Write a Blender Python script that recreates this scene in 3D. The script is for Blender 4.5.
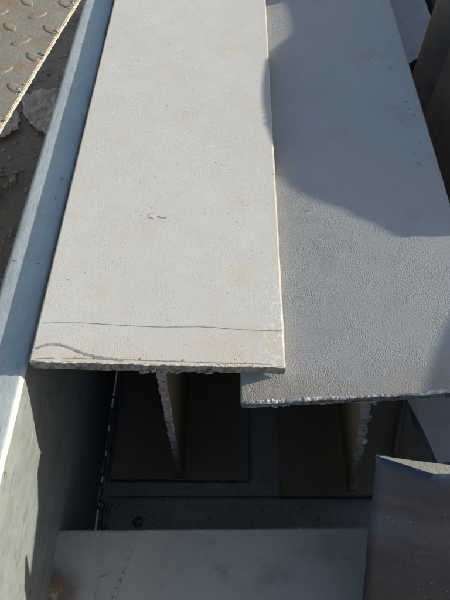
import bpy, bmesh, math, random
from mathutils import Vector, Matrix, noise
random.seed(7)
for o in list(bpy.data.objects): bpy.data.objects.remove(o)
SC = bpy.context.scene; COL = SC.collection
R = math.radians

# ------------------------------------------------------------------ camera, sky, sun, exposure
H = 1.365                        # camera height above the ground
TH = R(58.06); ST, CT = math.sin(TH), math.cos(TH); F = 510.6; VPX, VPY = 237.0, -519.0
cd = bpy.data.cameras.new('camera'); cam = bpy.data.objects.new('camera', cd); COL.objects.link(cam)
cam.location = (0, 0, H); cam.rotation_euler = (R(90) - TH, 0, 0)
cd.sensor_fit = 'VERTICAL'; cd.sensor_height = 36; cd.lens = F / 600 * 36
cd.shift_x = -12 / 600; cd.clip_start = 0.01; cd.clip_end = 500
SC.camera = cam
SUN_T, SUN_K = 0.34, 0.21       # per metre towards -X the light drops SUN_T and moves SUN_K towards the camera
to_sun = Vector((1, SUN_K, SUN_T)).normalized()
EL = math.asin(to_sun.z); AZ = math.atan2(to_sun.x, to_sun.y)
w = bpy.data.worlds.new('World'); SC.world = w; w.use_nodes = True
nt = w.node_tree; bg = nt.nodes['Background']
sky = nt.nodes.new('ShaderNodeTexSky'); sky.sky_type = 'NISHITA'; sky.sun_disc = False
sky.sun_elevation = EL; sky.sun_rotation = AZ; sky.air_density = 1.0; sky.dust_density = 1.7; sky.ozone_density = 1.0
nt.links.new(sky.outputs[0], bg.inputs[0]); bg.inputs[1].default_value = 0.102
sd = bpy.data.lights.new('sun', 'SUN'); sun = bpy.data.objects.new('sun', sd); COL.objects.link(sun)
sd.energy = 4.4; sd.angle = R(0.55); sd.color = (1.0, 0.965, 0.85)
sun.location = to_sun * 8; sun.rotation_euler = to_sun.to_track_quat('Z', 'Y').to_euler()
vs = SC.view_settings; vs.view_transform = 'Standard'; vs.look = 'None'; vs.gamma = 1.0
vs.use_curve_mapping = False; vs.exposure = 0.62
SC.cycles.use_denoising = True

# ------------------------------------------------------------------ helpers
def P(x, y, h):
    """real position of a point that lies h metres below camera level"""
    Z = F * h / (CT * (y - VPY)); X = (x - VPX) / (y - VPY) * h / CT
    return Vector((X, (Z - h * ST) / CT, H - h))
def n1(*a): return noise.noise(Vector(a))
def link(o, parent=None):
    COL.objects.link(o)
    if parent: o.parent = parent
    return o
def obj(name, verts, faces, mats, parent=None, smooth=False, fmat=None):
    me = bpy.data.meshes.new(name); me.from_pydata([tuple(v) for v in verts], [], faces); me.update()
    bm = bmesh.new(); bm.from_mesh(me); bmesh.ops.recalc_face_normals(bm, faces=bm.faces); bm.to_mesh(me); bm.free()
    for m in (mats if isinstance(mats, (list, tuple)) else [mats]): me.materials.append(m)
    for i, p in enumerate(me.polygons):
        p.use_smooth = smooth
        if fmat: p.material_index = fmat[i]
    return link(bpy.data.objects.new(name, me), parent)
def tag(o, label, cat, group=None, kind=None):
    o['label'] = label
    if cat: o['category'] = cat
    if group: o['group'] = group
    if kind: o['kind'] = kind
    return o
def empty(name, loc, rot=(0, 0, 0)):
    o = bpy.data.objects.new(name, None); o.empty_display_size = .05; o.location = loc; o.rotation_euler = rot
    return link(o)
def bevel(o, wd, seg=2, ang=40):
    m = o.modifiers.new('bevel', 'BEVEL'); m.width = wd; m.segments = seg; m.limit_method = 'ANGLE'; m.angle_limit = R(ang)
def shade_auto(o):
    for p in o.data.polygons: p.use_smooth = True
    m = o.modifiers.new('wn', 'WEIGHTED_NORMAL'); m.keep_sharp = True

# ------------------------------------------------------------------ materials
class NB:
    def __init__(s, name):
        s.m = bpy.data.materials.new(name); s.m.use_nodes = True; s.t = s.m.node_tree
        s.b = s.t.nodes['Principled BSDF']; s.tc = s.t.nodes.new('ShaderNodeTexCoord')
    def n(s, typ, **kw):
        x = s.t.nodes.new(typ)
        for k, v in kw.items(): setattr(x, k, v)
        return x
    def set(s, sock, v):
        if hasattr(v, 'is_linked'): s.t.links.new(v, sock)
        else: sock.default_value = v if not (isinstance(v, tuple) and len(v) == 3) else (*v, 1)
    def co(s, scale=(1, 1, 1), rot=(0, 0, 0), loc=(0, 0, 0)):
        mp = s.n('ShaderNodeMapping'); mp.inputs['Scale'].default_value = scale; mp.inputs['Rotation'].default_value = rot
        mp.inputs['Location'].default_value = loc
        s.t.links.new(s.tc.outputs['Object'], mp.inputs[0]); return mp.outputs[0]
    def noise(s, scale, detail=4, rough=.55, co=None, dist=0):
        x = s.n('ShaderNodeTexNoise'); x.inputs['Scale'].default_value = scale; x.inputs['Detail'].default_value = detail
        x.inputs['Roughness'].default_value = rough; x.inputs['Distortion'].default_value = dist
        s.t.links.new(co or s.tc.outputs['Object'], x.inputs['Vector']); return x.outputs['Fac']
    def voro(s, scale, co=None, out='Distance', feature='F1'):
        x = s.n('ShaderNodeTexVoronoi'); x.feature = feature; x.inputs['Scale'].default_value = scale
        s.t.links.new(co or s.tc.outputs['Object'], x.inputs['Vector']); return x.outputs[out]
    def ramp(s, fac, a, b, lo=0., hi=1.):
        x = s.n('ShaderNodeMapRange'); x.interpolation_type = 'SMOOTHSTEP'
        s.t.links.new(fac, x.inputs[0]); x.inputs[1].default_value = a; x.inputs[2].default_value = b
        x.inputs[3].default_value = lo; x.inputs[4].default_value = hi; return x.outputs[0]
    def mul(s, a, b, op='MULTIPLY'):
        x = s.n('ShaderNodeMath', operation=op); s.set(x.inputs[0], a); s.set(x.inputs[1], b); return x.outputs[0]
    def mix(s, fac, a, b, bt='MIX'):
        x = s.n('ShaderNodeMix', data_type='RGBA', blend_type=bt); s.set(x.inputs[0], fac); s.set(x.inputs[6], a); s.set(x.inputs[7], b)
        return x.outputs[2]
    def xyz(s, axis, co=None):
        x = s.n('ShaderNodeSeparateXYZ'); s.t.links.new(co or s.tc.outputs['Object'], x.inputs[0]); return x.outputs[axis]
    def bump(s, h, strength=1, dist=.001, normal=None):
        x = s.n('ShaderNodeBump'); x.inputs['Strength'].default_value = strength; x.inputs['Distance'].default_value = dist
        s.t.links.new(h, x.inputs['Height'])
        if normal: s.t.links.new(normal, x.inputs['Normal'])
        return x.outputs[0]
    def out(s, color, rough=.5, metal=0., normal=None, spec=.5):
        s.set(s.b.inputs['Base Color'], color); s.set(s.b.inputs['Roughness'], rough); s.set(s.b.inputs['Metallic'], metal)
        s.b.inputs['Specular IOR Level'].default_value = spec
        if normal: s.t.links.new(normal, s.b.inputs['Normal'])
        return s.m

def beam_paint(name, base, warm, rustc, bump_scale, bump_d, end_stain, edge_rust, pits=1.0, rough=.62, chalk=0., stains=()):
    s = NB(name)
    big = s.noise(4.5, 5, .6); mid = s.noise(26, 6, .6); fine = s.noise(380, 3, .6)
    c = s.mix(s.ramp(big, .35, .7), base, warm)
    c = s.mix(s.ramp(mid, .3, .75, 0, .35), c, tuple(v * .86 for v in base))
    c = s.mix(s.ramp(fine, .3, .75, 0, .30), c, tuple(v * .78 for v in base))
    # rusty bleed-through in soft blotches
    bl = s.mul(s.ramp(s.noise(13, 3, .5, s.co((1, .8, 1), loc=(3.1, 1.7, 0))), .56, .74), s.ramp(s.noise(90, 5, .7), .3, .7, .35, 1))
    c = s.mix(s.mul(bl, .38), c, rustc)
    brk = s.ramp(s.noise(75, 5, .75), .36, .62, .25, 1) if stains else None
    for (sx, sy, sr, sa) in stains:
        dx = s.mul(s.xyz(0), sx, 'SUBTRACT'); dy = s.mul(s.mul(s.xyz(1), sy, 'SUBTRACT'), .8)
        dd = s.mul(s.mul(s.mul(dx, dx), s.mul(dy, dy), 'ADD'), .5, 'POWER')
        dd = s.mul(dd, s.mul(mid, sr * 2.2), 'ADD')
        c = s.mix(s.mul(s.ramp(dd, sr * 2.3, sr * .7, 0, sa * 1.2), brk), c, rustc)
    # stain behind the flame-cut end (object Y = 0 is the cut)
    y = s.xyz(1); x = s.xyz(0)
    wob = s.noise(22, 5, .65)
    d = s.mul(y, s.mul(wob, .05), 'SUBTRACT')
    st = s.mul(s.ramp(d, .03, -.028), s.ramp(s.noise(60, 5, .7), .3, .65, .25, 1))
    c = s.mix(s.mul(st, end_stain), c, rustc)
    ax = s.mul(x, 0, 'ABSOLUTE')
    ed = s.mul(s.ramp(s.mul(ax, s.mul(s.noise(35, 5, .7), .02), 'ADD'), .154, .175), s.ramp(s.noise(18, 4, .6), .42, .62))
    c = s.mix(s.mul(ed, edge_rust), c, rustc)
    # white chalky scuffs and dark pits
    sc = s.ramp(s.noise(150, 2, .5, s.co((1, .35, 1), rot=(0, 0, .5))), .70, .76)
    sc = s.mul(sc, s.ramp(s.noise(9, 3, .6, s.co(loc=(7, 2, 0))), .55, .68))
    c = s.mix(s.mul(sc, .7), c, (.82, .80, .77))
    if chalk:       # paint chipped to chalky white along the right-hand edge near the cut
        ck = s.ramp(s.noise(170, 4, .62, s.co((1, .7, 1), loc=(2, 5, 0))), .535, .585)
        ck = s.mul(ck, s.mul(s.ramp(s.mul(x, s.mul(s.noise(40, 3, .6), .05), 'ADD'), .147, .184), s.ramp(y, .24, .02)))
        ck2 = s.mul(s.ramp(s.noise(260, 3, .6), .66, .70), s.ramp(s.mul(y, s.mul(s.noise(30, 3, .6), .05), 'SUBTRACT'), .02, -.012))
        c = s.mix(s.mul(s.mul(ck, ck2, 'MAXIMUM'), chalk), c, (.80, .78, .75))
    pv = s.voro(70, s.co(loc=(.3, .1, 0)))
    pm = s.mul(s.ramp(pv, .10, .05), s.ramp(s.noise(14, 3, .6, s.co(loc=(1, 9, 0))), .44, .56))
    pv2 = s.ramp(s.voro(170), .13, .06); pm2 = s.mul(pv2, s.ramp(s.noise(20, 3, .6, s.co(loc=(5, 4, 0))), .44, .58))
    pit = s.mul(s.mul(pm, pm2, 'MAXIMUM'), pits)
    c = s.mix(s.mul(pit, .75), c, (.13, .11, .09))
    bh = s.mul(s.noise(bump_scale, 1, .5), s.ramp(s.noise(16, 2, .5), .3, .7, .45, 1.15))
    nrm = s.bump(bh, 1, bump_d)
    return s.out(c, s.ramp(fine, .2, .8, rough - .07, rough + .1), 0, nrm, .35)

M = {}
def sl(x, y, rr, a): p = P(x, y, .6); return (p.x + .1006, p.y - .2775, rr, a)
M['paint_l'] = beam_paint('pale_grey_beam_paint', (.53, .51, .478), (.57, .55, .515), (.52, .37, .19), 560, .00034, .20, .22, 1.0, .62, .45,
    [sl(243, 272, .022, .42), (*sl(100, 292, .020, .3)[:2], .020, .3), sl(160, 290, .016, .22), sl(107, 52, .02, .3), sl(110, 105, .018, .3), sl(120, 240, .02, .2), sl(218, 305, .014, .22), sl(272, 340, .012, .35)])
M['paint_r'] = beam_paint('grey_beam_paint', (.435, .43, .41), (.475, .465, .435), (.38, .24, .13), 520, .00066, .5, .25, .6, .58)

def cut_metal(name, lo, hi, ru, rust=.4, sc=120, met=.3):
    s = NB(name); a = s.noise(sc, 5, .7); b = s.noise(sc * .3, 4, .6, s.co((1, 1, .25))); a = s.noise(sc, 5, .7, s.co((1, .4, .3)))
    c = s.mix(s.ramp(a, .35, .62), lo, hi); c = s.mix(s.mul(s.ramp(b, .52, .66), rust), c, ru)
    return s.out(c, s.ramp(a, .3, .7, .5, .75), s.ramp(a, .3, .7, .05, met), s.bump(a, 1, .0012))
M['cut_l'] = cut_metal('flame_cut_steel', (.09, .08, .07), (.36, .34, .31), (.20, .11, .06), .5, 140, .55)
M['cut_r'] = cut_metal('flame_cut_dark_steel', (.05, .05, .055), (.22, .22, .23), (.12, .07, .04), .4)
M['slag'] = cut_metal('slag', (.08, .08, .08), (.40, .40, .40), (.18, .12, .08), .3, 260, .4)
M['bead_l'] = cut_metal('pale_bead', (.42, .38, .33), (.66, .63, .58), (.34, .20, .10), .45, 160, 0)
M['web_cut'] = cut_metal('web_cut', (.14, .135, .13), (.33, .32, .31), (.16, .10, .07), .4, 90, .2)
M['edge'] = cut_metal('worn_flange_edge', (.22, .19, .16), (.36, .33, .29), (.30, .17, .09), .7, 60, .0)
M['lip'] = cut_metal('tread_lip', (.24, .22, .19), (.46, .44, .40), (.3, .2, .1), .4, 160, .1)
M['bead_r'] = cut_metal('white_bead', (.24, .23, .22), (.70, .70, .68), (.30, .18, .09), .5, 150, 0)

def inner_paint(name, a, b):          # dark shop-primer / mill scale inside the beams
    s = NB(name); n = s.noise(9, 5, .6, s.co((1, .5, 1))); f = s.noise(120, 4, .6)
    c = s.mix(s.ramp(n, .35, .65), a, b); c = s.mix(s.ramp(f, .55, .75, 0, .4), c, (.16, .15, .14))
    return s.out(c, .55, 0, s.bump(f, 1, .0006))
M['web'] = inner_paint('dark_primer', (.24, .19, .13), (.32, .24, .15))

XO_OBJ = -.3407 - .16
def galv(name, base, dark, rust, sc=1.0, blotch=.5, scr_amt=.7):
    s = NB(name)
    v = s.voro(95 * sc, out='Color'); vb = s.n('ShaderNodeRGBToBW'); s.t.links.new(v, vb.inputs[0])
    n = s.noise(7, 5, .65); f = s.noise(55, 6, .7, s.co((1, .6, 1)))
    c = s.mix(s.mul(vb.outputs[0], .16), base, dark)
    c = s.mix(s.ramp(n, .4, .72, 0, blotch), c, tuple(x * .78 for x in base))
    c = s.mix(s.ramp(f, .57, .70, 0, .45), c, dark)
    scr = s.ramp(s.noise(60, 3, .5, s.co((1, .12, 1), rot=(.9, .3, .5))), .665, .70)
    scr2 = s.ramp(s.noise(46, 3, .5, s.co((1, .10, 1), rot=(-.7, .2, -.4))), .68, .71)
    c = s.mix(s.mul(s.mul(scr, scr2, 'MAXIMUM'), .9 * scr_amt), c, tuple(x * .35 for x in dark))
    lt = s.ramp(s.noise(70, 3, .5, s.co((1, .15, 1), rot=(.3, .1, -.9), loc=(4, 4, 4))), .67, .71)
    c = s.mix(s.mul(lt, .35 * scr_amt), c, (.75, .77, .74))
    c = s.mix(s.ramp(s.noise(26, 5, .7, s.co(loc=(3, 8, 1))), .46, .66, 0, .5), c, tuple((x + y) * .47 for x, y in zip(base, dark)))
    sc3 = s.ramp(s.noise(120, 2, .5, s.co((1, .22, .5), rot=(.5, .2, .2), loc=(1, 3, 5))), .64, .68)
    sc4 = s.ramp(s.noise(150, 2, .5, s.co((1, .2, .45), rot=(-.6, -.3, -.2), loc=(6, 3, 2))), .65, .69)
    c = s.mix(s.mul(s.mul(sc3, sc4, 'MAXIMUM'), s.ramp(n, .3, .6, .15 * scr_amt, scr_amt)), c, tuple(x * .4 for x in dark))
    if scr_amt < .25 and sc == 1.0:
        ex = s.mul(s.xyz(0), s.mul(s.noise(24, 4, .7), .012), 'SUBTRACT')
        c = s.mix(s.ramp(ex, XO_OBJ + .006, XO_OBJ - .006, 0, .75), c, (.34, .31, .28))
    rs = s.mul(s.ramp(s.noise(34, 5, .7, s.co(loc=(2, 2, 2))), .655, .70), .8)
    c = s.mix(rs, c, rust)
    return s.out(c, s.ramp(f, .3, .7, .38, .6), .25, s.bump(f, 1, .0012))
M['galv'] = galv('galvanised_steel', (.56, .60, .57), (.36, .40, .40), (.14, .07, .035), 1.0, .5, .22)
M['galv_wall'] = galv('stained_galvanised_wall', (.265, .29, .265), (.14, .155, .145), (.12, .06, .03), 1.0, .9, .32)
M['galv_floor'] = galv('dirty_galvanised_floor', (.45, .43, .40), (.26, .25, .235), (.10, .05, .03), .8, .8, .1)

def mill(name, base, scale2, rust, rough=.42, metal=.55, rust_amt=.3, spots=.5):
    s = NB(name); n = s.noise(6, 5, .6, s.co((.35, 1, 1))); f = s.noise(140, 4, .65); st = s.noise(28, 4, .6, s.co((.12, 1, 1)))
    c = s.mix(s.ramp(n, .35, .68), base, scale2); c = s.mix(s.ramp(st, .5, .75, 0, .4), c, tuple(x * .6 for x in base))
    r = s.mul(s.ramp(s.noise(5, 5, .65, s.co(loc=(2.2, .4, 1))), .58, .70), s.ramp(f, .3, .6, .4, 1))
    c = s.mix(s.mul(r, rust_amt), c, rust)
    sp = s.mul(s.ramp(s.voro(120), .12, .05), s.ramp(s.noise(22, 3, .6, s.co(loc=(8, 1, 3))), .58, .70))
    c = s.mix(s.mul(sp, spots), c, (.55, .55, .53))
    return s.out(c, s.ramp(f, .3, .7, rough - .06, rough + .12), metal, s.bump(f, 1, .0006))
M['mill'] = mill('blue_black_mill_scale', (.024, .029, .038), (.075, .085, .10), (.10, .045, .025), .40, .6, .85, .8)
def face_mat():
    s = NB('blue_black_plate'); y = s.noise(7, 3, .5, s.co((.25, 1, 1.0))); f = s.noise(150, 4, .65); st = s.noise(36, 4, .6, s.co((.10, 1, 1)))
    c = s.mix(s.ramp(y, .40, .66), (.020, .028, .044), (.064, .083, .118)); c = s.mix(s.ramp(st, .5, .75, 0, .5), c, (.018, .02, .025))  # lighter stretched bands paint the plate's reflection into the base colour
    sp = s.mul(s.ramp(s.noise(190, 3, .6), .66, .70), s.ramp(s.noise(16, 3, .6, s.co(loc=(8, 1, 3))), .46, .60)); c = s.mix(s.mul(sp, .8), c, (.45, .45, .44))
    q = P(447, 606, .845) - P(376, 456, .610) + Vector((0, 0, .6))
    d = s.n('ShaderNodeVectorMath', operation='DISTANCE'); s.t.links.new(s.tc.outputs['Object'], d.inputs[0]); d.inputs[1].default_value = q
    dd = s.mul(d.outputs['Value'], s.mul(s.noise(40, 5, .7), .05), 'ADD')
    c = s.mix(s.mul(s.ramp(dd, .060, .044), s.ramp(f, .3, .6, .5, 1)), c, (.12, .06, .04))
    return s.out(c, s.ramp(f, .3, .7, .36, .55), .1, s.bump(f, 1, .0005))
M['face'] = face_mat()
M['mill_top'] = mill('sunlit_mill_scale', (.25, .235, .20), (.31, .29, .25), (.22, .13, .08), .5, .3, .2, .1)  # same steel as the dark face; its sunlit tone is painted into the colour
M['brown'] = mill('brown_black_steel', (.27, .265, .26), (.36, .35, .335), (.10, .06, .035), .55, .3, .6, .25)
M['plate_grey'] = mill('blue_grey_plate', (.40, .43, .48), (.46, .48, .52), (.16, .10, .07), .55, .2, .2, .2)
M['pale'] = mill('pale_blue_grey_sheet', (.46, .62, .88), (.54, .68, .90), (.4, .4, .4), .5, .0, .1, .1)
M['angle'] = mill('rusty_angle_steel', (.24, .18, .125), (.30, .22, .15), (.16, .08, .04), .6, .2, .6, .1)
M['chain'] = mill('grey_chain', (.30, .30, .30), (.38, .38, .38), (.2, .12, .07), .5, .5, .4, .0)

def cross_mat():
    s = NB('scratched_grey_paint'); n = s.noise(5, 5, .6); f = s.noise(160, 4, .65)
    c = s.mix(s.ramp(n, .35, .68), (.345, .33, .295), (.41, .395, .355)); c = s.mix(s.ramp(f, .5, .8, 0, .3), c, (.22, .23, .24))
    x = s.xyz(0); y = s.xyz(1)
    # rust bloom in the near left corner
    dx = s.mul(x, .008, 'SUBTRACT'); dy = s.mul(y, -.094, 'SUBTRACT')
    d = s.mul(s.mul(s.mul(dx, dx), s.mul(s.mul(dy, dy), .75), 'ADD'), .5, 'POWER')
    d = s.mul(d, s.mul(s.noise(30, 5, .7), .045), 'SUBTRACT')
    c = s.mix(s.ramp(d, .032, -.004, 0, .8), c, (.15, .10, .06))
    c = s.mix(s.ramp(d, .000, -.010), c, (.24, .15, .08))
    c = s.mix(s.mul(s.ramp(d, -.009, -.015), s.ramp(s.noise(120, 4, .6), .4, .55)), c, (.48, .36, .24))
    c = s.mix(s.ramp(s.noise(9, 4, .65, s.co(loc=(4.2, 1, 0))), .55, .75, 0, .6), c, (.20, .165, .12))
    sp = s.mul(s.ramp(s.voro(150), .14, .05), s.ramp(s.noise(16, 3, .6, s.co(loc=(8, 1, 3))), .52, .66))
    c = s.mix(s.mul(sp, .5), c, (.10, .09, .08))
    ch = s.mul(s.ramp(s.noise(130, 3, .6), .60, .66), s.ramp(s.mul(y, s.mul(s.noise(30), .02), 'ADD'), -.006, .002))
    c = s.mix(s.mul(ch, .7), c, (.58, .57, .54))
    return s.out(c, s.ramp(f, .3, .7, .40, .55), .1, s.bump(f, 1, .0004))
M['cross'] = cross_mat()

def flatmat(name, col, rough=.7, var=.25, sc=200):
    s = NB(name); f = s.noise(sc, 4, .6)
    return s.out(s.mix(s.ramp(f, .3, .7), tuple(x * (1 - var) for x in col), tuple(min(1, x * (1 + var)) for x in col)), rough, 0, s.bump(f, 1, .0004))
M['scratch_pale'] = flatmat('bare_scratch', (.47, .46, .43)); M['scratch_rust'] = flatmat('rusty_scratch', (.30, .16, .08))
M['pencil'] = flatmat('dark_line', (.17, .165, .16), .8, .35, 90); M['soapstone'] = flatmat('grey_smear', (.25, .24, .235), .8, .25, 90)
M['chalk'] = flatmat('white_scuff', (.80, .79, .77), .8, .15, 300)
M['seam'] = flatmat('brown_groove', (.30, .22, .15), .8, .4, 120)
M['blister'] = flatmat('grey_blister', (.30, .305, .30), .6, .1, 300)
M['timber'] = flatmat('weathered_timber', (.25, .20, .15), .9, .3, 60)
M['paper'] = flatmat('dirty_paper', (.84, .58, .40), .9, .14, 25)
M['pebble'] = flatmat('pebble', (.55, .41, .30), .9, .4, 40)
M['straw'] = flatmat('dry_straw', (.42, .33, .22), .9, .3, 60)
def ground_mat():
    s = NB('trodden_ground'); n = s.noise(3, 6, .65); f = s.noise(60, 6, .75); g = s.noise(14, 5, .7)
    c = s.mix(s.ramp(n, .35, .65), (.50, .34, .21), (.64, .46, .31)); c = s.mix(s.ramp(f, .45, .7, 0, .7), c, (.66, .50, .36))
    c = s.mix(s.ramp(g, .55, .7, 0, .6), c, (.16, .125, .095))
    return s.out(c, .95, 0, s.bump(s.mul(f, g, 'ADD'), 1, .012), .2)
M['ground'] = ground_mat()
def tread_mat():
    s = NB('tread_plate_steel'); n = s.noise(8, 5, .65); f = s.noise(110, 5, .7); r = s.noise(20, 6, .7, s.co(loc=(3, 1, 0)))
    c = s.mix(s.ramp(n, .35, .65), (.31, .27, .205), (.39, .345, .27)); c = s.mix(s.ramp(f, .4, .7, 0, .4), c, (.22, .19, .15))
    c = s.mix(s.mul(s.ramp(r, .50, .68), .75), c, (.36, .20, .085))
    return s.out(c, s.ramp(f, .3, .7, .42, .65), .25, s.bump(s.mul(f, n, 'ADD'), 1, .0012))
M['tread'] = tread_mat()

# ------------------------------------------------------------------ the ground
def make_ground():
    def axis():
        a = [-60, -30, -15, -8, -5]; a += [-3.4 + i * .04 for i in range(int(6.8 / .04) + 1)]; a += [5, 8, 15, 30, 60]; return a
    xs = axis(); ys = axis(); V = []; Fc = []
    for y in ys:
        for x in xs:
            z = .018 * n1(x * 1.7, y * 1.7, 0) + .012 * n1(x * 6, y * 6, 3) + .008 * n1(x * 19, y * 19, 5)
            V.append((x, y, z - .02))
    n = len(xs)
    for j in range(len(ys) - 1):
        for i in range(n - 1): Fc.append((j * n + i, j * n + i + 1, (j + 1) * n + i + 1, (j + 1) * n + i))
    o = obj('ground', V, Fc, M['ground'], None, True); o['kind'] = 'structure'; o['label'] = 'dark trodden earth beside the galvanised bin'
make_ground()
def gz(x, y): return .018 * n1(x * 1.7, y * 1.7, 0) + .012 * n1(x * 6, y * 6, 3) + .008 * n1(x * 19, y * 19, 5) - .02

# ------------------------------------------------------------------ the galvanised bin
FLOOR_H = 1.278; RIM_H = .610; XI = -.2744; XO = -.3407; XR = .660; Y0, Y1 = -.45, 2.75
bin_ = empty('steel_bin', (0.16, 1.1, 0)); tag(bin_, 'galvanised steel bin with a folded rim, holding all the scrap steel', 'bin')
BI = bin_.matrix_basis.inverted() if False else Matrix.Translation(-Vector((0.16, 1.1, 0)))
def world_obj(name, verts, *a, **k): return obj(name, [BI @ Vector(v) for v in verts], *a, **k)
def arc(cx, cz, r, a0, a1, n=5): return [(cx + r * math.cos(R(a0 + (a1 - a0) * i / n)), cz + r * math.sin(R(a0 + (a1 - a0) * i / n))) for i in range(n + 1)]
def wall_profile():
    zt = H - RIM_H; zf = H - FLOOR_H; r = .0075
    pts = [(XI - .052, zf)]
    for k in range(1, 24): pts.append((XI - .052 * (1 - k / 23), zf + (zt - r - zf) * k / 24))
    pts += arc(XI - r, zt - r, r, 0, 90)
    pts += [(XI - .018, zt + .0), (XI - .036, zt)]
    pts += arc(XO + r, zt - r, r, 90, 180)
    pts += [(XO, zt - .045), (XO + .003, zt - .045), (XO + .003, zt - .012), (XI - .003, zt - .012), (XI - .055, zf)]
    return pts
def sweep_wall(name, mirror=False):
    pr = wall_profile(); n = len(pr); ys = [Y0 + (Y1 - Y0) * i / 160 for i in range(161)]; V = []; Fc = []
    for y in ys:
        for (x, z) in pr:
            low = max(0, min(1, (H - RIM_H - z) / .25))
            dx = (.0035 * low + .0008) * n1(y * 3, z * 4, 1) + .0010 * n1(y * 13, z * 9, 4)
            dz = .0012 * n1(y * 7, x * 9, 2) if z > H - RIM_H - .02 else 0
            xx = x + dx
            if mirror: xx = XI + XR - xx
            V.append((xx, y, z + dz))
    for j in range(160):
        for i in range(n):
            k = (i + 1) % n; Fc.append((j * n + i, j * n + k, (j + 1) * n + k, (j + 1) * n + i))
    Fc.append(tuple(range(n))); Fc.append(tuple(160 * n + i for i in reversed(range(n))))
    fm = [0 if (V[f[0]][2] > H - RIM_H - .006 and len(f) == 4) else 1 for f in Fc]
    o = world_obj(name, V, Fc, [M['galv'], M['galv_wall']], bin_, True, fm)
    o.data.set_sharp_from_angle(angle=R(50)); return o
sweep_wall('side_wall'); sweep_wall('side_wall', True)
def box(name, a, b, mat, parent=None, fn=world_obj, bv=0):
    (x0, y0, z0), (x1, y1, z1) = a, b
    V = [(x0, y0, z0), (x1, y0, z0), (x1, y1, z0), (x0, y1, z0), (x0, y0, z1), (x1, y0, z1), (x1, y1, z1), (x0, y1, z1)]
    Fc = [(0, 3, 2, 1), (4, 5, 6, 7), (0, 1, 5, 4), (1, 2, 6, 5), (2, 3, 7, 6), (3, 0, 4, 7)]
    o = fn(name, V, Fc, mat, parent)
    if bv: bevel(o, bv)
    return o
zf = H - FLOOR_H
# floor laid in folded panels, with a visible joint at each end of the panels
cuts = [Y0, .085, .245, 1.35, Y1]
for i in range(len(cuts) - 1):
    box('floor_panel', (XI - .051, cuts[i] + .002, zf - .012), (XR + .051, cuts[i + 1] - .002, zf), M['galv_floor'], bin_, bv=.003)
box('base_sheet', (XI - .060, Y0, zf - .0165), (XR + .060, Y1, zf - .0125), M['galv_floor'], bin_)
box('end_wall', (XI + .002, Y1 - .004, zf + .001), (XR - .002, Y1, H - RIM_H - .02), M['galv'], bin_)
box('skid', (XI + .03, Y0, -.02), (XI + .13, Y1, zf - .017), M['brown'], bin_, bv=.004)
box('skid', (XR - .13, Y0, -.02), (XR - .03, Y1, zf - .017), M['brown'], bin_, bv=.004)
# corner seam angle along the foot of the left wall
box('corner_strip', (XI - .045, Y0, zf + .001), (XI - .038, Y1 - .01, zf + .010), M['galv_floor'], bin_, bv=.002)
# dome-headed bolts in the floor
def bolt(p):
    V = []; Fc = []; N = 14
    prof = [(.0125, 0), (.0125, .001), (.0075, .0014), (.0075, .004), (.0055, .0065), (.0, .0074)]
    for r, z in prof:
        for k in range(N): V.append((r * math.cos(2 * math.pi * k / N), r * math.sin(2 * math.pi * k / N), z))
    for j in range(len(prof) - 1):
        for k in range(N): Fc.append((j * N + k, j * N + (k + 1) % N, (j + 1) * N + (k + 1) % N, (j + 1) * N + k))
    o = obj('bolt', V, Fc, M['chain'], bin_, True); o.location = BI @ Vector(p); return o
b0 = P(138, 522, FLOOR_H); bolt((b0.x, b0.y, zf + .0002))

# ------------------------------------------------------------------ the two big I-beams
def flange(name, parent, Wd, t, L, z0, seed, mats, droop, jit, lip=.0012):
    """plate with its top at z0; the y = 0 end is flame cut: wandering edge, drooping slag underneath"""
    N = 230; r = .0025
    top = [(-Wd / 2 + Wd * i / N) for i in range(N + 1)]
    V = []; Fc = []; fm = []
    def ring(y, cut, inset=0.):
        idx = []
        for i, x in enumerate(top):
            e = min(x + Wd / 2, Wd / 2 - x); dz = -max(0, r - e) ** 2 / r * .9
            jy = jit * (n1(x * 9, seed, 0) * 1.3 + n1(x * 45, seed, 1) * .8 + n1(x * 160, seed, 2) * .35) if cut else 0
            idx.append(len(V)); V.append((x, y + jy, z0 + dz))
        for i, x in reversed(list(enumerate(top))):
            e = min(x + Wd / 2, Wd / 2 - x); dz = max(0, r - e) ** 2 / r * .9
            jy = 0; dr = 0
            if cut:
                dr = droop * max(0, .25 + n1(x * 14, seed, 5) * .9 + n1(x * 60, seed, 6) * .55 + n1(x * 200, seed, 7) * .25)
                jy = jit * 1.6 * n1(x * 30, seed, 8) - lip
            idx.append(len(V)); V.append((x, y + jy, z0 - t + dz - dr))
        return idx
    a = ring(0, True); b = ring(.006, False); c = ring(.02, False); d = ring(L, False)
    for A, B in ((a, b), (b, c), (c, d)):
        for i in range(len(A)):
            k = (i + 1) % len(A); Fc.append((A[i], A[k], B[k], B[i])); fm.append(2 if i in (N - 1, N, N + 1, 2 * N, 2 * N + 1, 0) else 0)
    # cut face: intermediate row for drag lines
    n = N + 1; mid = []
    for i in range(n):
        p, q = Vector(V[a[i]]), Vector(V[a[2 * n - 1 - i]])
        m = p.lerp(q, .5); m.y += .0016 * n1(m.x * 170, seed, 11) - .0008; mid.append(len(V)); V.append(m)
    for i in range(n - 1):
        Fc.append((a[i], mid[i], mid[i + 1], a[i + 1])); fm.append(1)
        Fc.append((mid[i], a[2 * n - 1 - i], a[2 * n - 2 - i], mid[i + 1])); fm.append(1)
    Fc.append(tuple(d)); fm.append(0)
    o = obj(name, V, Fc, mats, parent, False, fm)
    for p in o.data.polygons:
        if p.material_index == 0: p.use_smooth = False
    return o
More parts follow.
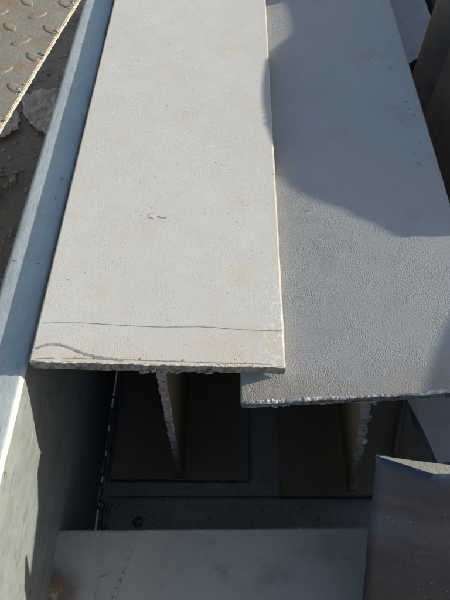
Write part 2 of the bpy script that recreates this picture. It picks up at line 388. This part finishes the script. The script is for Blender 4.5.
def bead(name, parent, x0, x1, y, z, rad, seed, mat, n=520, skip=0., zj=.001):
    """lumpy resolidified lip along a cut edge"""
    V = []; Fc = []; K = 7
    for i in range(n + 1):
        x = x0 + (x1 - x0) * i / n
        s = rad * max(.35, .85 + .4 * n1(x * 40, seed, 1) + .16 * n1(x * 170, seed, 2) + .12 * n1(x * 420, seed, 6)) * min(1, .3 + 14 * min(i, n - i) / n)
        cy = y + .0012 * n1(x * 40, seed, 3) + .0009 * n1(x * 210, seed, 13); cz = z + zj * n1(x * 30, seed, 4)
        for k in range(K):
            a = 2 * math.pi * k / K; q = s * (1 + .25 * n1(x * 260, k * 3.1, seed))
            V.append((x, cy + q * 1.15 * math.cos(a), cz + q * .8 * math.sin(a)))
    for i in range(n):
        for k in range(K):
            m = (k + 1) % K; Fc.append((i * K + k, i * K + m, (i + 1) * K + m, (i + 1) * K + k))
    Fc.append(tuple(range(K))); Fc.append(tuple(n * K + k for k in range(K)))
    return obj(name, V, Fc, mat, parent, True)
def web(parent, tw, zt, zb, L, seed, lean, mat, cut, rag=-1):
    """web plate, its cut end ragged and slightly undercut"""
    N = 110; V = []; Fc = []; fm = []; fil = .018
    prof = []
    for i in range(N + 1):
        z = zt + (zb - zt) * i / N; d = min(zt - z, z - zb); half = tw / 2
        if d < fil: half += fil - math.sqrt(max(0, fil ** 2 - (fil - d) ** 2))
        prof.append((z, half))
    for y in (0, .012, L):
        for side in (-1, 1):
            for z, half in prof:
                jy = (.004 * n1(z * 12, seed, side) + .0035 * n1(z * 50, seed, 2) + .002 * n1(z * 150, seed, side * 3)) if y == 0 else 0
                jx = (.0026 if side == rag else .0004) * n1(z * 38, seed, 5 + side) + (.0018 if side == rag else .0003) * n1(z * 130, seed, 9 + side) if y == 0 else 0
                V.append((side * half + jx, y + jy + lean * (zt - z), z))
    n = N + 1
    for j in range(2):
        for s_ in range(2):
            for i in range(N):
                a = (j * 2 + s_) * n + i; b = ((j + 1) * 2 + s_) * n + i; Fc.append((a, a + 1, b + 1, b)); fm.append(0)
    for i in range(N): Fc.append((i, n + i, n + i + 1, i + 1)); fm.append(1)
    return obj('web', V, Fc, [mat, cut], parent, False, fm)
def blob(name, parent, p, s, mat, seed, flat=(1, 1, 1), sub=2):
    bm = bmesh.new(); bmesh.ops.create_icosphere(bm, subdivisions=sub, radius=1)
    for v in bm.verts:
        q = 1 + .45 * n1(v.co.x * 1.6 + seed, v.co.y * 1.6, v.co.z * 1.6)
        v.co = Vector((v.co.x * flat[0], v.co.y * flat[1], v.co.z * flat[2])) * s * q
    me = bpy.data.meshes.new(name); bm.to_mesh(me); bm.free(); me.materials.append(mat)
    for f in me.polygons: f.use_smooth = True
    o = bpy.data.objects.new(name, me); o.location = p; return link(o, parent)

WF = .329; TF = .019
XL, HL, TL = -.1006, .600, R(3.0)      # left beam: centre line, depth of its top below the camera, tilt
XRb, HR, TR = .1665, .6150, R(-9.0)
YL, YR = .2775, .2410
DL, DR = .6700, .6450; LEN = 2.35
def hl(X): return HL + (X - XL) * math.tan(TL)
def hr(X): return HR + (X - XRb) * math.tan(TR)
def on(x, y, hf):                        # the spot on a beam's top that is seen there
    h = .6
    for _ in range(8): h = hf(P(x, y, h).x)
    return P(x, y, h)
LB = empty('steel_beam', (XL, YL, H - HL), (0, TL, 0)); tag(LB, 'pale grey painted I-beam lying in full sun beside the bin rim', 'steel beam')
RB = empty('steel_beam', (XRb, YR, H - HR), (0, TR, 0)); tag(RB, 'darker grey I-beam half in shadow, tucked under the edge of the pale beam', 'steel beam')
flange('top_flange', LB, WF, TF, LEN, 0, 3.3, [M['paint_l'], M['cut_l'], M['edge']], .0045, .0011)
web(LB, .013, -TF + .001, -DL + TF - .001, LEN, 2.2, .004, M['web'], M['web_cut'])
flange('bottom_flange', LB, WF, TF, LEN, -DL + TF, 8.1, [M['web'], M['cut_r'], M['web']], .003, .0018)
bead('slag_bead', LB, -WF / 2 + .001, WF / 2 - .001, -.0006, -.0008, .0013, 1.3, M['bead_l'], zj=.0005)
flange('top_flange', RB, WF, TF, LEN + .04, 0, 6.7, [M['paint_r'], M['cut_r'], M['edge']], .005, .0017)
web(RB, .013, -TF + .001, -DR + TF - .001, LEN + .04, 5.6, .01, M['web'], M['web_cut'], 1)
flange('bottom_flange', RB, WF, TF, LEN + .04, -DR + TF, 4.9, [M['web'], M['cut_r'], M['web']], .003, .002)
bead('slag_bead', RB, -WF / 2 + .001, WF / 2 - .001, -.0006, -.0014, .0026, 7.7, M['bead_r'], zj=.0012)
# hanging slag, melted lumps at the junction of web and flange and along the cuts
rl = random.Random(4)
for k in range(26):
    x = rl.uniform(-.025, .075); blob('slag_drip', LB, (x, rl.uniform(-.003, .001), -.012 - rl.uniform(0, .012)), rl.uniform(.0016, .0034), M['slag'], k, (1.5, .6, 1), 2)
for k in range(16):
    x = rl.uniform(-.148, .148); blob('slag_drip', LB, (x, rl.uniform(-.001, .002), -TF - rl.uniform(-.001, .002)), rl.uniform(.0015, .003), M['slag'], k + 40, (1.6, .7, .8), 1)
for k in range(5):
    z = -TF - rl.uniform(0, .25); blob('slag_drip', LB, (rl.uniform(-.006, .006), -.001 + .004 * -z, z), rl.uniform(.0015, .003), M['slag'], k + 70, (1, .7, 1.6), 1)
for k in range(30):
    x = rl.uniform(-.148, .148); blob('slag_drip', RB, (x, rl.uniform(-.001, .002), -TF - rl.uniform(-.003, .003)), rl.uniform(.0018, .0038), M['slag'], k + 100, (1.5, .7, .8), 1)
for k in range(16):
    z = -TF - rl.uniform(0, .2); blob('slag_drip', RB, (rl.uniform(.002, .011), -.001 + .01 * -z, z), rl.uniform(.0012, .003), M['slag'], k + 140, (1, .7, 1.5), 1)
blob('slag_drip', RB, (.006, -.004, -.19), .0055, M['bead_l'], 3.7, (.7, .6, 1.2), 2)

# marks on the beam tops: thin films following the paint
def stroke(name, beam, hf, pts, w0, mat, lift=.0003, seed=0., gap=0.):
    inv = beam.matrix_basis.inverted(); inv = (Matrix.Translation(beam.location) @ beam.rotation_euler.to_matrix().to_4x4()).inverted()
    loc = [inv @ on(x, y, hf) for x, y in pts]
    fine = []
    for i in range(len(loc) - 1):
        p0 = loc[max(0, i - 1)]; p1 = loc[i]; p2 = loc[i + 1]; p3 = loc[min(len(loc) - 1, i + 2)]
        for k in range(14):
            t = k / 14
            fine.append(.5 * ((2 * p1) + (p2 - p0) * t + (2 * p0 - 5 * p1 + 4 * p2 - p3) * t * t + (3 * p1 - p0 - 3 * p2 + p3) * t ** 3))
    fine.append(loc[-1]); V = []; Fc = []; ok = []
    for i, p in enumerate(fine):
        d = (fine[min(i + 1, len(fine) - 1)] - fine[max(0, i - 1)]); d.z = 0; d.normalize(); nn = Vector((-d.y, d.x, 0))
        q = w0 * (.75 + .5 * n1(i * .31, seed, 0)) * min(1, .25 + i * .25, .25 + (len(fine) - 1 - i) * .25)
        p = p + nn * .0004 * n1(i * .4, seed, 3)
        V += [Vector((p.x, p.y, lift)) + nn * q / 2, Vector((p.x, p.y, lift)) - nn * q / 2]
        ok.append(n1(i * .23, seed, 7) > -1 + 2 * gap)
    for i in range(len(fine) - 1):
        if ok[i]: Fc.append((2 * i, 2 * i + 1, 2 * i + 3, 2 * i + 2))
    return obj(name, V, Fc, mat, beam)
stroke('scribed_line', LB, hl, [(43, 323), (80, 323), (115, 325), (160, 327), (205, 327), (245, 330), (283, 331)], .0008, M['pencil'], seed=2, gap=.12)
stroke('smear', LB, hl, [(35.5, 349), (46, 345), (57, 344.5), (70, 348), (82, 353), (97, 357), (112, 359), (124, 360.5)], .0042, M['soapstone'], seed=5)
stroke('groove', LB, hl, [(36, 358.3), (90, 358.8), (150, 360.5), (210, 362.6), (272, 364.5)], .0014, M['seam'], .0004, 9, .25)
stroke('scuff', LB, hl, [(148, 216.5), (150.5, 213.5), (155, 213.2)], .0011, M['soapstone'], seed=1)
stroke('scuff', LB, hl, [(148, 217), (154, 219)], .0016, M['soapstone'], seed=2)
stroke('scuff', LB, hl, [(157.5, 216), (161, 217.6), (166.5, 218)], .0024, M['soapstone'], seed=3)
stroke('scuff', LB, hl, [(203, 147.5), (220, 146.5), (240, 146.8), (257, 146.5)], .0010, M['chalk'], seed=4, gap=.2)
for (x, y) in ((140, 359), (183, 360), (75.5, 357.5), (245.5, 363), (94, 357.5)):
    stroke('nick', LB, hl, [(x - .8, y + 1.4), (x, y - .6), (x + .9, y + 1.3)], .0013, M['seam'], .0005, x)
rs = random.Random(11)
def flake(beam, hf, x, y, s, mat, seed):
    inv = (Matrix.Translation(beam.location) @ beam.rotation_euler.to_matrix().to_4x4()).inverted(); p = inv @ on(x, y, hf)
    n = 11; rr = random.Random(seed * 7 + 1); asp = rr.uniform(.25, .7); th = rr.gauss(.9, .5); V = []
    for k in range(n):
        a = 6.283 * k / n; q = s * rr.uniform(.45, 1.5); u, v = q * 1.7 * math.cos(a), q * asp * math.sin(a)
        V.append((p.x + u * math.cos(th) - v * math.sin(th), p.y + u * math.sin(th) + v * math.cos(th), .0003 + (seed % 97) * .000004))
    return obj('chip', V, [tuple(range(n))], mat, beam)
for k in range(14): flake(LB, hl, rs.uniform(118, 135), rs.choice([137, 152, 168]) + rs.uniform(-4, 4), rs.uniform(.0003, .0008), M['chalk'], k + 60)
for k in range(16): flake(LB, hl, rs.gauss(218, 6), rs.gauss(165, 4), rs.uniform(.0003, .0008), M['soapstone'], k + 90)
for k in range(60): flake(RB, hr, rs.gauss(376, 11), rs.gauss(57, 8), rs.uniform(.0003, .0015), M['chalk'], k + 150)
for k in range(22): flake(RB, hr, rs.uniform(300, 400), rs.uniform(70, 150), rs.uniform(.0004, .0008), M['scratch_pale'], k + 190)
# small raised blisters along the right-hand side of the darker beam
for k in range(24):
    y = rs.uniform(30, 175); x = 395 + y * .256 - rs.uniform(8, 28)
    inv = (Matrix.Translation(RB.location) @ RB.rotation_euler.to_matrix().to_4x4()).inverted(); p = inv @ on(x, y, hr)
    blob('blister', RB, (p.x, p.y, 0), rs.uniform(.0014, .0026), M['blister'], k, (1, 1, .35), 2)

# ------------------------------------------------------------------ beam lying across the bin in front
CH = .930; ca = P(58, 530, CH); cb = P(372, 526.5, CH)
yaw = math.atan2(cb.y - ca.y, cb.x - ca.x)
CB = empty('cross_beam', (ca.x, ca.y, H - CH), (0, 0, yaw)); tag(CB, 'short grey I-beam lying crosswise in front, rusty at its left corner', 'steel beam')
def plate_rounded(name, parent, x0, x1, y0, y1, z0, z1, r, mat):
    pr = arc(y1 - r, z1 - r, r, 0, 90) + arc(y0 + r, z1 - r, r, 90, 180) + arc(y0 + r, z0 + r, r, 180, 270) + arc(y1 - r, z0 + r, r, 270, 360)
    n = len(pr); V = []; Fc = []; S = 60
    for j in range(S + 1):
        x = x0 + (x1 - x0) * j / S
        for (y, z) in pr: V.append((x, y + .0006 * n1(x * 14, y * 5, 0), z + .0008 * n1(x * 6, y * 9, 4)))
    for j in range(S):
        for i in range(n):
            k = (i + 1) % n; Fc.append((j * n + i, j * n + k, (j + 1) * n + k, (j + 1) * n + i))
    Fc.append(tuple(range(n))); Fc.append(tuple(S * n + i for i in range(n)))
    o = obj(name, V, Fc, mat, parent, True); o.data.set_sharp_from_angle(angle=R(35)); return o
CL = .62; CD = FLOOR_H - CH - .001
plate_rounded('top_flange', CB, 0, CL, -.20, 0, -.014, 0, .005, M['cross'])
plate_rounded('bottom_flange', CB, 0, CL, -.20, 0, -CD, -CD + .014, .005, M['cross'])
plate_rounded('web', CB, .0, CL, -.104, -.096, -CD + .0145, -.0145, .001, M['cross'])
def cstroke(pts, w0, mat, seed, gap):
    zz = .0012 + seed * .00012; inv = (Matrix.Translation(CB.location) @ CB.rotation_euler.to_matrix().to_4x4()).inverted()
    loc = [inv @ P(x, y, CH) for x, y in pts]; V = []; Fc = []; S = 70
    for i in range(S):
        t = i / S * (len(loc) - 1); a = int(t); p = loc[a].lerp(loc[a + 1], t - a)
        q = w0 * (.8 + .7 * n1(i * .5, seed, 0)); dx = .0015 * n1(i * .3, seed, 2)
        if n1(i * .35, seed, 5) > -1 + 2 * gap:
            b = len(V); V += [(p.x + dx - q, p.y, zz), (p.x + dx + q * .7, p.y - .0002, zz), (p.x + dx + q, p.y + .0010, zz), (p.x + dx - q * .6, p.y + .0011, zz)]; Fc.append((b, b + 1, b + 2, b + 3))
    return obj('scratch', V, Fc, mat, CB)
cstroke([(104, 532), (99, 552), (97, 575), (94, 600)], .0011, M['scratch_pale'], 1, .42)
cstroke([(112, 534), (104, 556), (100, 580), (96, 600)], .0013, M['scratch_pale'], 2, .42)
cstroke([(134, 545), (126, 566), (120, 582), (114, 600)], .0019, M['scratch_pale'], 3, .38)
cstroke([(130, 556), (122, 576), (112, 600)], .0020, M['scratch_rust'], 6, .62)
cstroke([(118, 566), (108, 575), (100, 577)], .0007, M['scratch_pale'], 8, .5)

# ------------------------------------------------------------------ chain lying along the foot of the left wall
CHN = empty('chain', (XI + .03, .3, zf)); tag(CHN, 'grey steel chain lying in the corner at the foot of the wall', 'chain')
def link_mesh():
    V = []; Fc = []; N = 20; K = 7; a, b, r = .021, .0085, .0036
    for i in range(N):
        t = 2 * math.pi * i / N; c, s_ = math.cos(t), math.sin(t)
        cx = b * c; cy = (a - b) * (1 if s_ > 0 else -1) * min(1, abs(s_) * 4) + b * s_
        nx, ny = c, s_
        for k in range(K):
            u = 2 * math.pi * k / K; V.append((cx + nx * r * math.cos(u), cy + ny * r * math.cos(u), r * math.sin(u)))
    for i in range(N):
        for k in range(K): Fc.append((i * K + k, i * K + (k + 1) % K, ((i + 1) % N) * K + (k + 1) % K, ((i + 1) % N) * K + k))
    me = bpy.data.meshes.new('link'); me.from_pydata(V, [], Fc); me.materials.append(M['chain'])
    for p in me.polygons: p.use_smooth = True
    return me
lm = link_mesh(); path = [P(112, 405, 1.265), P(108, 440, 1.265), P(103, 470, 1.265), P(98.5, 500, 1.265), P(105, 510, 1.265), P(104, 530, 1.265), P(106, 560, 1.265)]
acc = 0; k = 0
segs = [(path[i], path[i + 1]) for i in range(len(path) - 1)]; tot = sum((b - a).length for a, b in segs); d = 0.
while d < tot:
    dd = d
    for a, b in segs:
        l = (b - a).length
        if dd <= l: break
        dd -= l
    p = a.lerp(b, dd / l); dr = (b - a).normalized()
    o = bpy.data.objects.new('link', lm); link(o, CHN); o.location = p - CHN.location
    o.rotation_euler = (0, R(90 if k % 2 else 8), -math.atan2(dr.x, dr.y)) ; o.rotation_mode = 'XYZ'
    d += .031; k += 1

# ------------------------------------------------------------------ scrap steel on the right
def prism(name, outline, thick, mat, axis_pt, ax, label, cat, mats2=None, sub=0):
    """a plate with a free outline of 3-D points, thickness along ax"""
    o0 = outline[0].copy(); n = len(outline); ax = ax.normalized() * thick
    base = Vector((sum(p.x for p in outline) / n, sum(p.y for p in outline) / n, min(p.z for p in outline)))
    V = [p - base for p in outline] + [p - base + ax for p in outline]
    Fc = [tuple(range(n)), tuple(range(2 * n - 1, n - 1, -1))] + [(i, (i + 1) % n, n + (i + 1) % n, n + i) for i in range(n)]
    o = obj(name, V, Fc, mat); o.location = base; bevel(o, .0012, 2); tag(o, label, cat); return o
# curved plate standing on edge: it throws the round shadow on the darker beam
XB = .53
def back(p, Xc): return Vector((Xc, p.y + SUN_K * (Xc - p.x), p.z + SUN_T * (Xc - p.x)))
pts = [on(x, y, hr) for x, y in ((281, 0), (286, 12), (289, 26), (288, 36), (277, 45), (270, 50))]
pts += [on(x, y, hl) for x, y in ((265, 60), (262.5, 74), (261, 88), (261.2, 100), (262.2, 109), (264, 110.5), (262.2, 113), (264.6, 115), (262.4, 118), (265, 120), (263.5, 123), (266, 128), (269, 136), (272, 144))]
pts += [on(x, y, hr) for x, y in ((275, 178), (287, 187), (300, 195), (314, 201), (328, 206), (340, 209.5), (346, 212), (351, 217), (361, 220), (372, 224.5), (383, 231), (392, 236), (402, 238.5), (412, 236.5), (432, 237), (450, 236))]
outl = [back(p, XB) for p in pts]
last = outl[-1]; first = outl[0]
outl += [Vector((XB, last.y - .012, last.z - .12)), Vector((XB, last.y - .03, zf + .001)), Vector((XB, 1.21, zf + .001)), Vector((XB, 1.205, first.z - .16))]
prism('standing_plate', outl, .012, M['brown'], None, Vector((1, 0, 0)), 'dark brown steel plate standing on edge near the right frame border', 'steel plate')
# pipe standing on end behind it
def pipe():
    cx, cy, ro, ri = .575, 1.345, .060, .053; z0, z1 = zf + .001, H - .455; n = 48; V = []; Fc = []
    for rr, z in ((ro, z0), (ro, z1), (ri, z1), (ri, z0)):
        for k in range(n):
            a = 2 * math.pi * k / n; V.append((rr * math.cos(a), rr * math.sin(a), z - z0 + (.004 * n1(k * .5, 3, 0) if z == z1 else 0)))
    for j in range(4):
        for k in range(n): Fc.append((j * n + k, j * n + (k + 1) % n, ((j + 1) % 4) * n + (k + 1) % n, ((j + 1) % 4) * n + k))
    o = obj('steel_pipe', V, Fc, M['brown'], None, True); o.data.set_sharp_from_angle(angle=R(40)); o.location = (cx, cy, z0)
    tag(o, 'dark grey steel pipe standing on end at the upper right', 'pipe')
pipe()
# grey plate leaning under the right beam; its straight top edge shades the front corner
oc = [(.52, 1.2765), (.25, 1.16), (.0, 1.06), (-.10, 1.02), (-.12, .45), (.05, .495), (.24, .490), (.326, .466), (.379, .4715), (.475, .485), (.48, .93)]
prism('leaning_plate', [Vector((.42 + (1.278 - b) * .27, a, H - b)) for a, b in oc], .008, M['plate_grey'], None, Vector((1, 0, .27)), 'blue grey steel plate leaning on the right wall, behind the black folded plate', 'steel plate')
# pale sheet leaning on the right wall behind the standing plates
prism('leaning_sheet', [Vector((.42, 1.60, H - 1.19)), Vector((.654, 1.57, H - .956)), Vector((.654, 2.5, H - .956)), Vector((.42, 2.5, H - 1.19))], .003, M['pale'], None, Vector((1, 0, -1)), 'pale blue grey sheet leaning on the right wall, at the top right', 'steel sheet')
# pale offcut propped between the right beam and the folded plate
prism('plate_offcut', [P(437.5, 463, .735), P(424, 432, .752), P(407, 400, .78), Vector((.276, .42, H - .80)), Vector((.42, .43, H - .65)), Vector((.42, .165, H - .60))], .006, M['plate_grey'], None, Vector((.5, 0, -.85)), 'pale grey plate offcut below the end of the darker beam', 'steel plate')
# rusty angle lying on the floor right of the web
def angle_iron():
    p = P(408, 442, 1.16); e = empty('angle_iron', (p.x, p.y, zf), (0, 0, R(-28)))
    tag(e, 'short rusty brown angle iron under the right beam', 'angle iron')
    def leg(name, a, b):
        o = box(name, a, b, M['angle'], e, fn=obj, bv=.003); return o
    leg('leg', (-.10, -.02, .012), (-.005, .26, .020)); leg('leg', (-.005, -.02, .012), (.004, .26, .10)); e.rotation_euler = (0, R(-14), R(-20)); e.location.z = zf + .02
angle_iron()
# black folded plate in the lower right corner
def folded(FH=.610):
    A = P(376, 456, FH); Fo = P(434, 474.5, FH); G = P(500, 474.5, FH); U = P(450, 465.5, FH); U2 = P(500, 472.0, FH)
    Lh = .85; Lp = P(362, 600, Lh)
    base = Vector((A.x, A.y, A.z - .6))
    t = .006
    # cross-section marched down from the fold: a lazy S so that the sky reflects in bands
    rows = 26; cols = 22; V = []; Fc = []
    W = .33
    for j in range(rows + 1):
        s_ = j / rows * 1.5
        for i in range(cols + 1):
            u = i / cols
            e0 = A.lerp(Fo, min(1, u * W / (Fo - A).length)) if u * W < (Fo - A).length else Fo + Vector((u * W - (Fo - A).length, .0, 0))
            dn = (Lp - A)
            p = e0 + dn * s_ + Vector((0, -.0016, .0012)) * math.sin(s_ * 9)
            V.append(p - base)
    for j in range(rows):
        for i in range(cols): a = j * (cols + 1) + i; Fc.append((a, a + 1, a + cols + 2, a + cols + 1))
    e = empty('folded_plate', base); tag(e, 'blue black folded steel plate in the lower right corner', 'steel plate')
    o = obj('face', V, Fc, M['face'], e, True); m = o.modifiers.new('s', 'SOLIDIFY'); m.thickness = t; m.offset = -1
    top = [A, Fo, Fo + Vector((W - (Fo - A).length, 0, 0)), Fo + Vector((W - (Fo - A).length, .012, 0)), P(450, 465.5, FH), P(413, 461, FH)]
    top = [p - base + Vector((0, 0.0005, .0004)) for p in top]
    n = len(top); Vt = top + [p - Vector((0, 0, t)) for p in top]
    obj('top_flange', Vt, [tuple(range(n)), tuple(range(2 * n - 1, n - 1, -1))] + [(i, (i + 1) % n, n + (i + 1) % n, n + i) for i in range(n)], M['mill_top'], e)
folded()

# ------------------------------------------------------------------ tread plate, upper left
TPH = .605
E0 = P(0, 128, TPH); E1 = P(78, 0, TPH); du = (E1 - E0).normalized(); dv = Vector((-du.y, du.x, 0))
org = E0.copy(); TP = empty('tread_plate', (org.x, org.y, org.z)); tag(TP, 'rusty tan tread plate with a torn cut edge beyond the rim', 'tread plate')
def tl(u, v, z=0): return du * u + dv * v + Vector((0, 0, z))
LU0, LU1, LV = -.30, (E1 - E0).length + .13, .75
V = []; Fc = []; N = 260; t = .006
for i in range(N + 1):
    u = LU0 + (LU1 - LU0) * i / N; j = .0014 * n1(u * 40, 1, 0) + .0012 * n1(u * 130, 2, 0)
    V += [tl(u, j + .0012), tl(u, j - .0012, -t - .0018 * max(0, n1(u * 70, 5, 0))), tl(u, LV, -t), tl(u, LV)]
for i in range(N):
    a = 4 * i; b = a + 4
    for k in range(4): Fc.append((a + k, a + (k + 1) % 4, b + (k + 1) % 4, b + k))
Fc += [(0, 1, 2, 3), (4 * N, 4 * N + 1, 4 * N + 2, 4 * N + 3)]
obj('plate', V, Fc, M['tread'], TP)
# cut lip
V = []; Fc = []; K = 6; n = 300
for i in range(n + 1):
    u = LU0 + (LU1 - LU0) * i / n; s_ = .0019 * max(.3, .8 + .6 * n1(u * 50, 9, 0) + .5 * n1(u * 160, 3, 0))
    c = tl(u, .0015 * n1(u * 40, 1, 0), -.0022)
    for k in range(K): a = 2 * math.pi * k / K; V.append(c + dv * s_ * 1.1 * math.cos(a) + Vector((0, 0, s_ * .8 * math.sin(a))))
for i in range(n):
    for k in range(K): Fc.append((i * K + k, i * K + (k + 1) % K, (i + 1) * K + (k + 1) % K, (i + 1) * K + k))
obj('cut_lip', V, Fc, M['lip'], TP, True)
def lug_mesh():
    V = []; Fc = []; n = 12; L, Wd, hh = .0225, .0098, .0013
    rim = []
    for sgn in (1, -1):
        for i in range(n):
            t_ = -1 + 2 * i / n; rim.append((sgn * t_ * L, sgn * Wd * (1 - t_ * t_) ** .72))
    m = len(rim)
    for f, z in ((1, -.0005), (.93, hh * .55), (.72, hh * .93), (.0, hh)):
        for x, y in rim: V.append((x * f, y * f, z))
    for j in range(3):
        for i in range(m): Fc.append((j * m + i, j * m + (i + 1) % m, (j + 1) * m + (i + 1) % m, (j + 1) * m + i))
    me = bpy.data.meshes.new('lug'); me.from_pydata(V, [], Fc); me.materials.append(M['tread'])
    for p in me.polygons: p.use_smooth = True
    return me
lug = lug_mesh()
c0 = P(10, 27, TPH) - org; c1 = P(27, 2, TPH) - org; c2 = P(33, 57, TPH) - org
v1 = c1 - c0; v2 = (c2 - c0) / 2
aV = P(19, 34, TPH) - P(1, 20, TPH); aH = P(51, 11, TPH) - P(25, 19, TPH)
for i in range(-14, 15):
    for j in range(-16, 3):
        p = c0 + v1 * i + v2 * j
        u = p.dot(du); v = p.dot(dv)
        if LU0 + .02 < u < LU1 - .02 and .012 < v < LV - .02:
            o = bpy.data.objects.new('lug', lug); link(o, TP); o.location = p
            d_ = aH if j % 2 else aV; o.rotation_euler = (0, 0, math.atan2(d_.y, d_.x) )
# half-lugs torn by the cut: bright burrs on the edge
rb = random.Random(5)
for i in range(-8, 14):
    p = c2 + v1 * i; u = p.dot(du)
    if LU0 + .02 < u < LU1 - .01:
        for q in range(7):
            blob('burr', TP, tl(u + rb.uniform(-.013, .013), rb.uniform(-.001, .010), .0012), rb.uniform(.0010, .0026), M['lip'] if q % 3 else M['brown'], rb.random() * 50, (1.9, .8, .5), 2)
        for q in range(10):     # the dark arc left of each torn lug
            a = R(100 + 110 * q / 9); c = tl(u, .007) + du * .016 * math.sin(a) * -1 + dv * (.0 - .016 * math.cos(a)) * .8
            blob('burr', TP, c + Vector((0, 0, .0)), .0013, M['brown'], q, (1.2, 1.2, .8), 1)
# blocks under the plate's outer side
TBk = [tl(-.12, .45), tl(.5, .62)]
for k, q in enumerate(TBk):
    b = org + q; top = H - TPH - t - .001
    o = box('timber_prop', (-.05, -.05, -.03), (.05, .05, top), M['timber'], None, fn=obj, bv=.004); o.location = (b.x, b.y, 0); o.rotation_euler.z = .3 + k
    tag(o, ['upright weathered timber propping the near end of the tread plate', 'upright weathered timber propping the far end of the tread plate'][k], 'timber', 'props under the tread plate')

# ------------------------------------------------------------------ litter on the ground
def paper(px, h, seed, label):
    pts = [P(x, y, h) for x, y in px]; c = sum(pts, Vector()) / len(pts); c.z = gz(c.x, c.y) + .012
    n = len(pts); V = []; Fc = []; Rr = 24
    for j in range(Rr + 1):
        f = j / Rr
        for i in range(n * 6):
            a = pts[(i // 6) % n]; b = pts[(i // 6 + 1) % n]; p = a.lerp(b, (i % 6) / 6); p = c + (p - c) * (1 + .16 * n1(i * .45, seed, 9) + .10 * n1(i * 1.4, seed, 3))
            x = c.x + (p.x - c.x) * f; y = c.y + (p.y - c.y) * f
            z = .030 * abs(n1(x * 13, y * 13, seed)) + .012 * abs(n1(x * 40, y * 40, seed + 5)) + .003 * n1(x * 110, y * 110, 2) + .012 * f * f * max(0, n1(i * .5, seed, 2))
            V.append((x - c.x, y - c.y, z))
    m = n * 6
    for j in range(Rr):
        for i in range(m): Fc.append((j * m + i, j * m + (i + 1) % m, (j + 1) * m + (i + 1) % m, (j + 1) * m + i))
    o = obj('paper_scrap', V, Fc, M['paper'], None, True); o.location = c; so = o.modifiers.new('s', 'SOLIDIFY'); so.thickness = .0012
    tag(o, label, 'paper')
paper([(20, 97), (38, 89), (58, 88), (56, 104), (53, 120), (46, 134), (34, 127), (26, 118)], 1.355, 3, 'crumpled beige paper on the ground beside the bin rim')
paper([(-12, 112), (6, 100), (19, 112), (18, 127), (4, 135), (-14, 140)], 1.355, 8, 'torn beige paper on the ground under the tread plate edge')
rg = random.Random(9); V = []; Fc = []
for k in range(5200):
    x = rg.uniform(-2.2, -.25); y = rg.uniform(-.4, 4.2); s_ = rg.uniform(.003, .011) * (1.8 if rg.random() < .06 else 1); z = gz(x, y); b = len(V)
    a0 = rg.random() * 6.28; m = 5
    for ring, (f, hz) in enumerate(((1, -.2), (.85, .5))):
        for i in range(m):
            a = a0 + 6.283 * i / m; q = s_ * f * rg.uniform(.7, 1.15); V.append((x + q * math.cos(a), y + q * math.sin(a), z + s_ * hz))
    V.append((x, y, z + s_ * .75))
    for i in range(m):
        Fc.append((b + i, b + (i + 1) % m, b + m + (i + 1) % m, b + m + i)); Fc.append((b + m + i, b + m + (i + 1) % m, b + 2 * m))
tag(obj('gravel', V, Fc, M['pebble']), 'loose grey gravel scattered over the earth beside the bin', 'gravel', kind='stuff')
V = []; Fc = []
for k in range(2600):
    x = rg.uniform(-2.2, -.25); y = rg.uniform(-.4, 4.2); z = gz(x, y) + .004; a = rg.random() * 6.28; l = rg.uniform(.015, .05); wv = .0012; b = len(V)
    d_ = Vector((math.cos(a), math.sin(a), rg.uniform(-.05, .3))) * l; nn = Vector((-math.sin(a), math.cos(a), 0)) * wv; p = Vector((x, y, z))
    V += [p + nn, p - nn, p + d_ - nn * .4, p + d_ + nn * .4]; Fc.append((b, b + 1, b + 2, b + 3))
tag(obj('dry_straw', V, Fc, M['straw']), 'bits of dry straw strewn over the earth beside the bin', 'straw', kind='stuff')

# rust scale and paint flakes lying on the floor of the bin and on the lower flanges
V = []; Fc = []; rf = random.Random(21)
for k in range(900):
    x = rf.uniform(-.29, .36); y = rf.uniform(.05, .30); q = rf.uniform(.0006, .0026) * (1.6 if rf.random() < .05 else 1); b = len(V); a0 = rf.random() * 6.28; m = 5
    zz = zf + .0006
    for t_ in (0, 1):
        for i in range(m): a = a0 + 6.283 * i / m; w_ = q * (1 - .2 * t_) * (.75 + .4 * n1(i, k * .3, 0)); V.append((x + w_ * 1.4 * math.cos(a), y + w_ * math.sin(a), zz + t_ * q * .35))
    Fc.append(tuple(b + m + i for i in range(m)))
    for i in range(m): Fc.append((b + i, b + (i + 1) % m, b + m + (i + 1) % m, b + m + i))
tag(obj('scale_flakes', V, Fc, M['angle']), 'brown rust flakes scattered over the floor of the bin', 'debris', kind='stuff')
